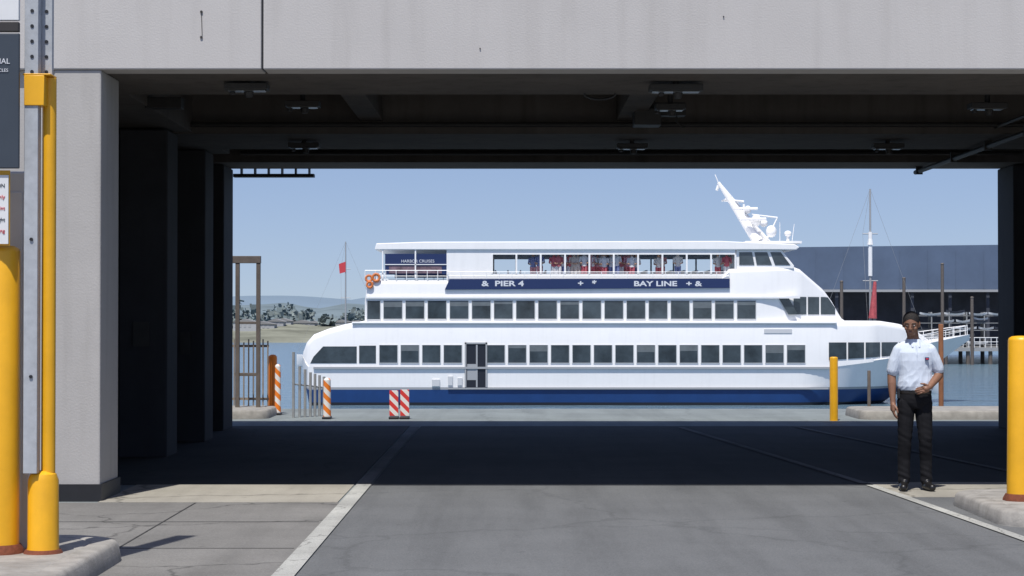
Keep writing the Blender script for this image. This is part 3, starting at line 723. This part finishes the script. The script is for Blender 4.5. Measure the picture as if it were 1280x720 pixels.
# ------------------------------------------------------------------ person
def make_person(PX, PY):
    prims=[]; B=MB()
    def cap(p, q, r0, r1, lab, n=14):
        p=Vector(p); q=Vector(q); B.cyl(p,q,r0,r1,n); B.sph(p,r0,n=14,k=9); B.sph(q,r1,n=14,k=9); prims.append(('c',np.array(p),np.array(q),r0,r1,lab))
    def ell(c, r, lab): B.sph(c,*r,n=22,k=16); prims.append(('e',np.array(c),np.array(r),lab))
    def lof(secs, lab, n=28):
        B.loft([[(cx+rx*math.cos(2*math.pi*i/n), cy+ry*math.sin(2*math.pi*i/n), z) for i in range(n)] for z,cx,cy,rx,ry in secs])
        prims.append(('l',secs,lab))
    SK,SH,TR,HA,SHO,BE,EW,IR,LI = range(9)
    lof([(.975,.005,0,.150,.105),(.985,.005,-.002,.166,.118),(1.02,.005,-.005,.176,.126),(1.07,.005,-.008,.168,.124),(1.12,.005,-.008,.162,.120),(1.18,.005,-.004,.165,.120),(1.27,.003,0,.176,.122),(1.35,.0,.004,.178,.115),(1.39,0,.01,.168,.102),(1.425,-.003,.012,.135,.09),(1.455,-.006,.012,.09,.074),(1.48,-.006,.012,.066,.062)],SH)
    lof([(.945,.005,0,.155,.112),(.952,.005,0,.160,.116),(.982,.005,0,.160,.116),(.988,.005,0,.152,.11)],BE)
    lof([(.80,.005,.012,.135,.10),(.86,.005,.01,.165,.12),(.90,.005,.005,.164,.120),(.955,.005,0,.155,.112)],TR)
    for sx,kx,ax,ky,ay,tx in ((-1,-.098,-.105,-.01,.02,-.14),(1,.095,.112,-.035,.01,.14)):
        hip=(sx*.082,.005,.86); kn=(kx,ky,.50); an=(ax,ay,.10)
        cap(hip,kn,.092,.066,TR); cap(kn,(ax*.97,ay+.005,.30),.066,.060,TR); cap((ax*.97,ay+.005,.30),an,.060,.057,TR)
        cap((ax,ay+.035,.042),(ax+(tx-ax)*.5,-.06,.046),.040,.044,SHO); cap((ax+(tx-ax)*.5,-.06,.046),(tx,-.14,.036),.044,.036,SHO)
        cap((ax,ay+.01,.06),(ax,ay-.03,.085),.042,.036,SHO)
    for sx in (-1,1): cap((sx*.03,.014,1.448),(sx*.148,.008,1.392),.040,.047,SH)
    s1=(-.158,.005,1.372); e1=(-.222,.025,1.12); w1=(-.218,-.02,.875)
    cap(s1,e1,.052,.042,SK); cap(e1,(-.222,.01,1.05),.042,.043,SK); cap((-.222,.01,1.05),w1,.043,.027,SK)
    cap(s1,(-.190,.012,1.27),.056,.062,SH); cap((-.190,.012,1.27),(-.207,.02,1.175),.062,.063,SH)
    ox=.014
    cap(w1,(-.231+ox,-.032,.80),.026,.030,SK)
    cap((-.231+ox,-.015,.835),(-.229+ox,-.02,.785),.022,.021,SK); cap((-.233+ox,-.05,.835),(-.231+ox,-.055,.785),.022,.02,SK)
    for k,(dy,l) in enumerate(((-.062,.068),(-.042,.078),(-.022,.073),(-.003,.058))):
        a=(-.230+ox,dy,.785); b=(-.226+ox,dy-.003,.785-l*.45); c=(-.212+ox,dy-.006,.785-l*.8); d_=(-.196+ox,dy-.006,.785-l)
        cap(a,b,.0095,.009,SK); cap(b,c,.009,.0082,SK); cap(c,d_,.0082,.0072,SK)
    cap((-.225+ox,-.055,.84),(-.205+ox,-.082,.80),.013,.011,SK); cap((-.205+ox,-.082,.80),(-.198+ox,-.086,.765),.011,.009,SK)
    s2=(.160,.005,1.372); e2=(.248,.03,1.135); w2=(.118,-.150,1.02)
    cap(s2,e2,.052,.043,SK); cap(e2,(.215,-.02,1.105),.043,.042,SK); cap((.215,-.02,1.105),w2,.042,.027,SK)
    cap(s2,(.200,.012,1.275),.056,.062,SH); cap((.200,.012,1.275),(.230,.022,1.19),.062,.063,SH)
    cap(w2,(.075,-.168,1.0),.026,.029,SK); cap((.085,-.165,1.022),(.055,-.168,1.015),.021,.019,SK); cap((.09,-.165,.985),(.055,-.168,.975),.021,.019,SK)
    for k,(dz,l) in enumerate(((1.020,.062),(1.002,.074),(.984,.068),(.967,.054))):
        a=(.052,-.168,dz); b=(.052-l*.5,-.166,dz-.008); c=(.052-l*.85,-.152,dz-.016); d_=(.052-l,-.135,dz-.02)
        cap(a,b,.0095,.009,SK); cap(b,c,.009,.0082,SK); cap(c,d_,.0082,.0075,SK)
    cap((.09,-.17,1.03),(.055,-.182,1.048),.013,.011,SK); cap((.055,-.182,1.048),(.026,-.18,1.05),.011,.009,SK)
    hx=-.022; hy=-.012
    cap((-.008,.015,1.44),(hx*.8,.005,1.56),.060,.056,SK)
    ell((hx,hy,1.648),(.074,.092,.108),SK); ell((hx,hy-.022,1.595),(.056,.066,.068),SK); ell((hx-.002,hy-.05,1.560),(.032,.032,.026),SK)
    ell((hx,hy+.012,1.684),(.081,.092,.084),HA); ell((hx,hy+.045,1.63),(.076,.065,.08),HA)
    for sx in (-1,1):
        ell((hx+sx*.078,hy+.008,1.635),(.011,.019,.031),SK)
        cap((hx+sx*.048,hy-.083+.012,1.666),(hx+sx*.020,hy-.088,1.669),.0045,.005,HA)
        ell((hx+sx*.030,hy-.079,1.648),(.0135,.009,.0065),EW); ell((hx+sx*.030-.003,hy-.086,1.648),(.006,.004,.006),IR)
        ell((hx+sx*.038,hy-.066,1.615),(.022,.02,.02),SK)
    cap((hx-.001,hy-.086,1.655),(hx-.003,hy-.103,1.618),.008,.0115,SK); ell((hx-.013,hy-.094,1.614),(.009,.01,.008),SK); ell((hx+.009,hy-.094,1.614),(.009,.01,.008),SK)
    cap((hx-.022,hy-.080,1.585),(hx+.018,hy-.080,1.585),.0055,.0055,LI); cap((hx-.008,hy-.087,1.586),(hx+.005,hy-.087,1.586),.006,.006,LI)
    for k in range(14):
        t0=R(-70+k*320/14); t1=R(-70+(k+1)*320/14)
        def cp(t): return (-.008+.066*math.sin(t+math.pi*.11), .012+.060*math.cos(t+math.pi*.11), 1.470+.018*math.cos(t+math.pi*.11))
        cap(cp(t0),cp(t1),.013,.013,SH,8)
    cap((-.045,-.05,1.452),(-.035,-.085,1.405),.012,.009,SH,8); cap((.030,-.05,1.452),(.030,-.085,1.405),.012,.009,SH,8)
    cap((-.002,-.086,1.42),(.0,-.117,1.33),.005,.005,SH,6); cap((.0,-.117,1.33),(.003,-.121,1.15),.005,.005,SH,6); cap((.003,-.121,1.15),(.003,-.128,1.02),.005,.005,SH,6)
    me=bpy.data.meshes.new('tmp'); me.from_pydata(B.v,[],B.f); me.update()
    import bmesh
    bm=bmesh.new(); bm.from_mesh(me); bmesh.ops.recalc_face_normals(bm,faces=bm.faces); bm.to_mesh(me); bm.free()
    o=bpy.data.objects.new('tmp',me); scene.collection.objects.link(o)
    rm=o.modifiers.new('r','REMESH'); rm.mode='VOXEL'; rm.voxel_size=.0035
    sm=o.modifiers.new('s','SMOOTH'); sm.iterations=4; sm.factor=.5
    dg=bpy.context.evaluated_depsgraph_get(); me2=bpy.data.meshes.new_from_object(o.evaluated_get(dg))
    bpy.data.objects.remove(o)
    nv=len(me2.vertices); co=np.empty(nv*3); me2.vertices.foreach_get('co',co); co=co.reshape(-1,3)
    nf=len(me2.polygons); ce=np.empty(nf*3); me2.polygons.foreach_get('center',ce)
    def classify(P):
        best=np.full(len(P),1e9); lab=np.zeros(len(P),int)
        for pr in prims:
            if pr[0]=='c':
                _,p,q,r0,r1,l=pr; d=q-p; L2=max(d@d,1e-12); t=np.clip(((P-p)@d)/L2,0,1)
                sd=np.linalg.norm(P-(p+t[:,None]*d),axis=1)-(r0+(r1-r0)*t)
            elif pr[0]=='e':
                _,c,r,l=pr; r=np.array(r); k=np.linalg.norm((P-c)/r,axis=1); sd=(k-1)*r.min()
            else:
                _,secs,l=pr; S=np.array(secs); z=P[:,2]; zc=np.clip(z,S[0,0],S[-1,0])
                cx=np.interp(zc,S[:,0],S[:,1]); cy=np.interp(zc,S[:,0],S[:,2]); rx=np.interp(zc,S[:,0],S[:,3]); ry=np.interp(zc,S[:,0],S[:,4])
                k=np.sqrt(((P[:,0]-cx)/rx)**2+((P[:,1]-cy)/ry)**2); sd=(k-1)*np.minimum(rx,ry)
                dz=np.abs(z-zc); sd=np.where(dz>0,np.sqrt(np.maximum(sd,0)**2+dz**2),sd)
            u=sd<best; best=np.where(u,sd,best); lab=np.where(u,l,lab)
        return lab
    vl=classify(co); fl=classify(ce.reshape(-1,3))
    nrm=np.empty(nv*3); me2.vertices.foreach_get('normal',nrm); nrm=nrm.reshape(-1,3)
    for i in range(nv):
        l=vl[i]
        if l==SH or l==TR:
            p=co[i]
            if l==SH:
                w=.4+1.0*min(1,max(0,(1.25-p[2])/.22))
                v=noise.noise(Vector((p[0]*9+p[2]*5,p[1]*7,p[2]*5-p[0]*9))); v2=1-2*abs(noise.noise(Vector((p[0]*16-p[2]*9,p[1]*10,p[2]*9+p[0]*6+5))))
                co[i]+=nrm[i]*(.006*v*w+.0035*(v2-.6)*w)
            else:
                w=.5+1.0*math.exp(-((p[2]-.5)/.10)**2)+1.3*math.exp(-((p[2]-.14)/.09)**2)+.6*math.exp(-((p[2]-.82)/.08)**2)
                v=noise.noise(Vector((p[0]*8,p[1]*8,p[2]*24+p[0]*10))); v2=noise.noise(Vector((p[0]*14,p[1]*12,p[2]*3+5)))
                co[i]+=nrm[i]*(.005*v*w+.005*v2)
    piv=Vector((-.012,.02,1.50)); sel=np.where(co[:,2]>1.475)[0]
    isb=(vl==SH)
    for i in sel:
        if isb[i]: continue
        p=Vector(co[i]); t=min(1,max(0,(p.z-1.475)/.085)); t=t*t*(3-2*t)
        q=Matrix.Rotation(R(-16)*t,3,'Z')@(Matrix.Rotation(R(15)*t,3,'X')@(p-piv))+piv
        co[i]=q
    me2.vertices.foreach_set('co',co.ravel())
    me2.materials.clear()
    for mm in (mat('skin_tan',(.23,.115,.07),.5,.08,20), mat('white_shirt',(.58,.64,.73),.9,.02,12), mat('black_trousers',(.009,.009,.011),.85,.2,20,spec=.2),
               mat('black_hair',(.012,.009,.008),.7,.3,60,.8,200), mat('black_shoes',(.012,.011,.011),.35), mat('belt',(.015,.012,.01),.4), mat('eye_white',(.4,.38,.35),.3), mat('iris',(.02,.01,.008),.2), mat('lips',(.16,.07,.055),.5)):
        me2.materials.append(mm)
    me2.polygons.foreach_set('material_index',fl.astype(np.int32)); me2.polygons.foreach_set('use_smooth',[True]*nf); me2.update()
    me2.name='standing_man_body'
    e=empty('standing_man',(PX,PY,.008))
    b=bpy.data.objects.new('body',me2); scene.collection.objects.link(b); b.parent=e
    a=MB(); a.box(.078,.118,-.122,-.108,1.275,1.305,0); a.box(.085,.111,-.1245,-.1225,1.283,1.297,1)
    bb=a.build('chest_badge',[M_fb,M_red]); bb.parent=e
    a=MB(); a.box(-.02,.025,-.124,-.116,.955,.985); bb=a.build('belt_buckle',M_galv,bevel=.003); bb.parent=e
    a=MB(); a.box(-.175,-.15,-.05,.0,.90,1.0); bb=a.build('radio_pouch',M_black,bevel=.006); bb.parent=e
    return e
PYY=19.62
make_person(gx(1143,PYY), PYY)

# ------------------------------------------------------------------ light, world, camera
EL=R(65); AZ=R(14)
sv=Vector((-math.sin(AZ)*math.cos(EL), -math.cos(AZ)*math.cos(EL), math.sin(EL)))
sd=bpy.data.lights.new('sun','SUN'); sd.energy=5.0; sd.angle=R(.5); sd.color=(1,.965,.91)
so=bpy.data.objects.new('sun',sd); so.rotation_euler=(-sv).to_track_quat('-Z','Y').to_euler(); scene.collection.objects.link(so)
W=bpy.data.worlds.new('World'); scene.world=W; W.use_nodes=True
N=W.node_tree.nodes; L=W.node_tree.links; bg=N['Background']
sk=N.new('ShaderNodeTexSky'); sk.sky_type='NISHITA'; sk.sun_disc=False; sk.sun_elevation=EL; sk.sun_rotation=math.pi+AZ
sk.air_density=1.0; sk.dust_density=.8; sk.ozone_density=2.2
tc=N.new('ShaderNodeTexCoord'); ad=N.new('ShaderNodeVectorMath'); ad.operation='ADD'; ad.inputs[1].default_value=(0,0,.07)
L.new(tc.outputs['Generated'],ad.inputs[0]); nm=N.new('ShaderNodeVectorMath'); nm.operation='NORMALIZE'; L.new(ad.outputs[0],nm.inputs[0])
L.new(nm.outputs[0],sk.inputs['Vector'])
tn=N.new('ShaderNodeVectorMath'); tn.operation='MULTIPLY'; tn.inputs[1].default_value=(1.10,1.04,1.17)
L.new(sk.outputs[0],tn.inputs[0]); L.new(tn.outputs[0],bg.inputs['Color']); bg.inputs['Strength'].default_value=.10
cam=bpy.data.cameras.new('camera'); co_=bpy.data.objects.new('camera',cam); scene.collection.objects.link(co_)
co_.location=(0,0,CAMZ); co_.rotation_euler=(math.pi/2+math.atan(37/F),0,0)
cam.lens=36*F/1280; cam.sensor_width=36; cam.clip_end=20000; cam.clip_start=.1
scene.camera=co_
scene.view_settings.view_transform='Standard'; scene.view_settings.look='None'; scene.view_settings.exposure=0
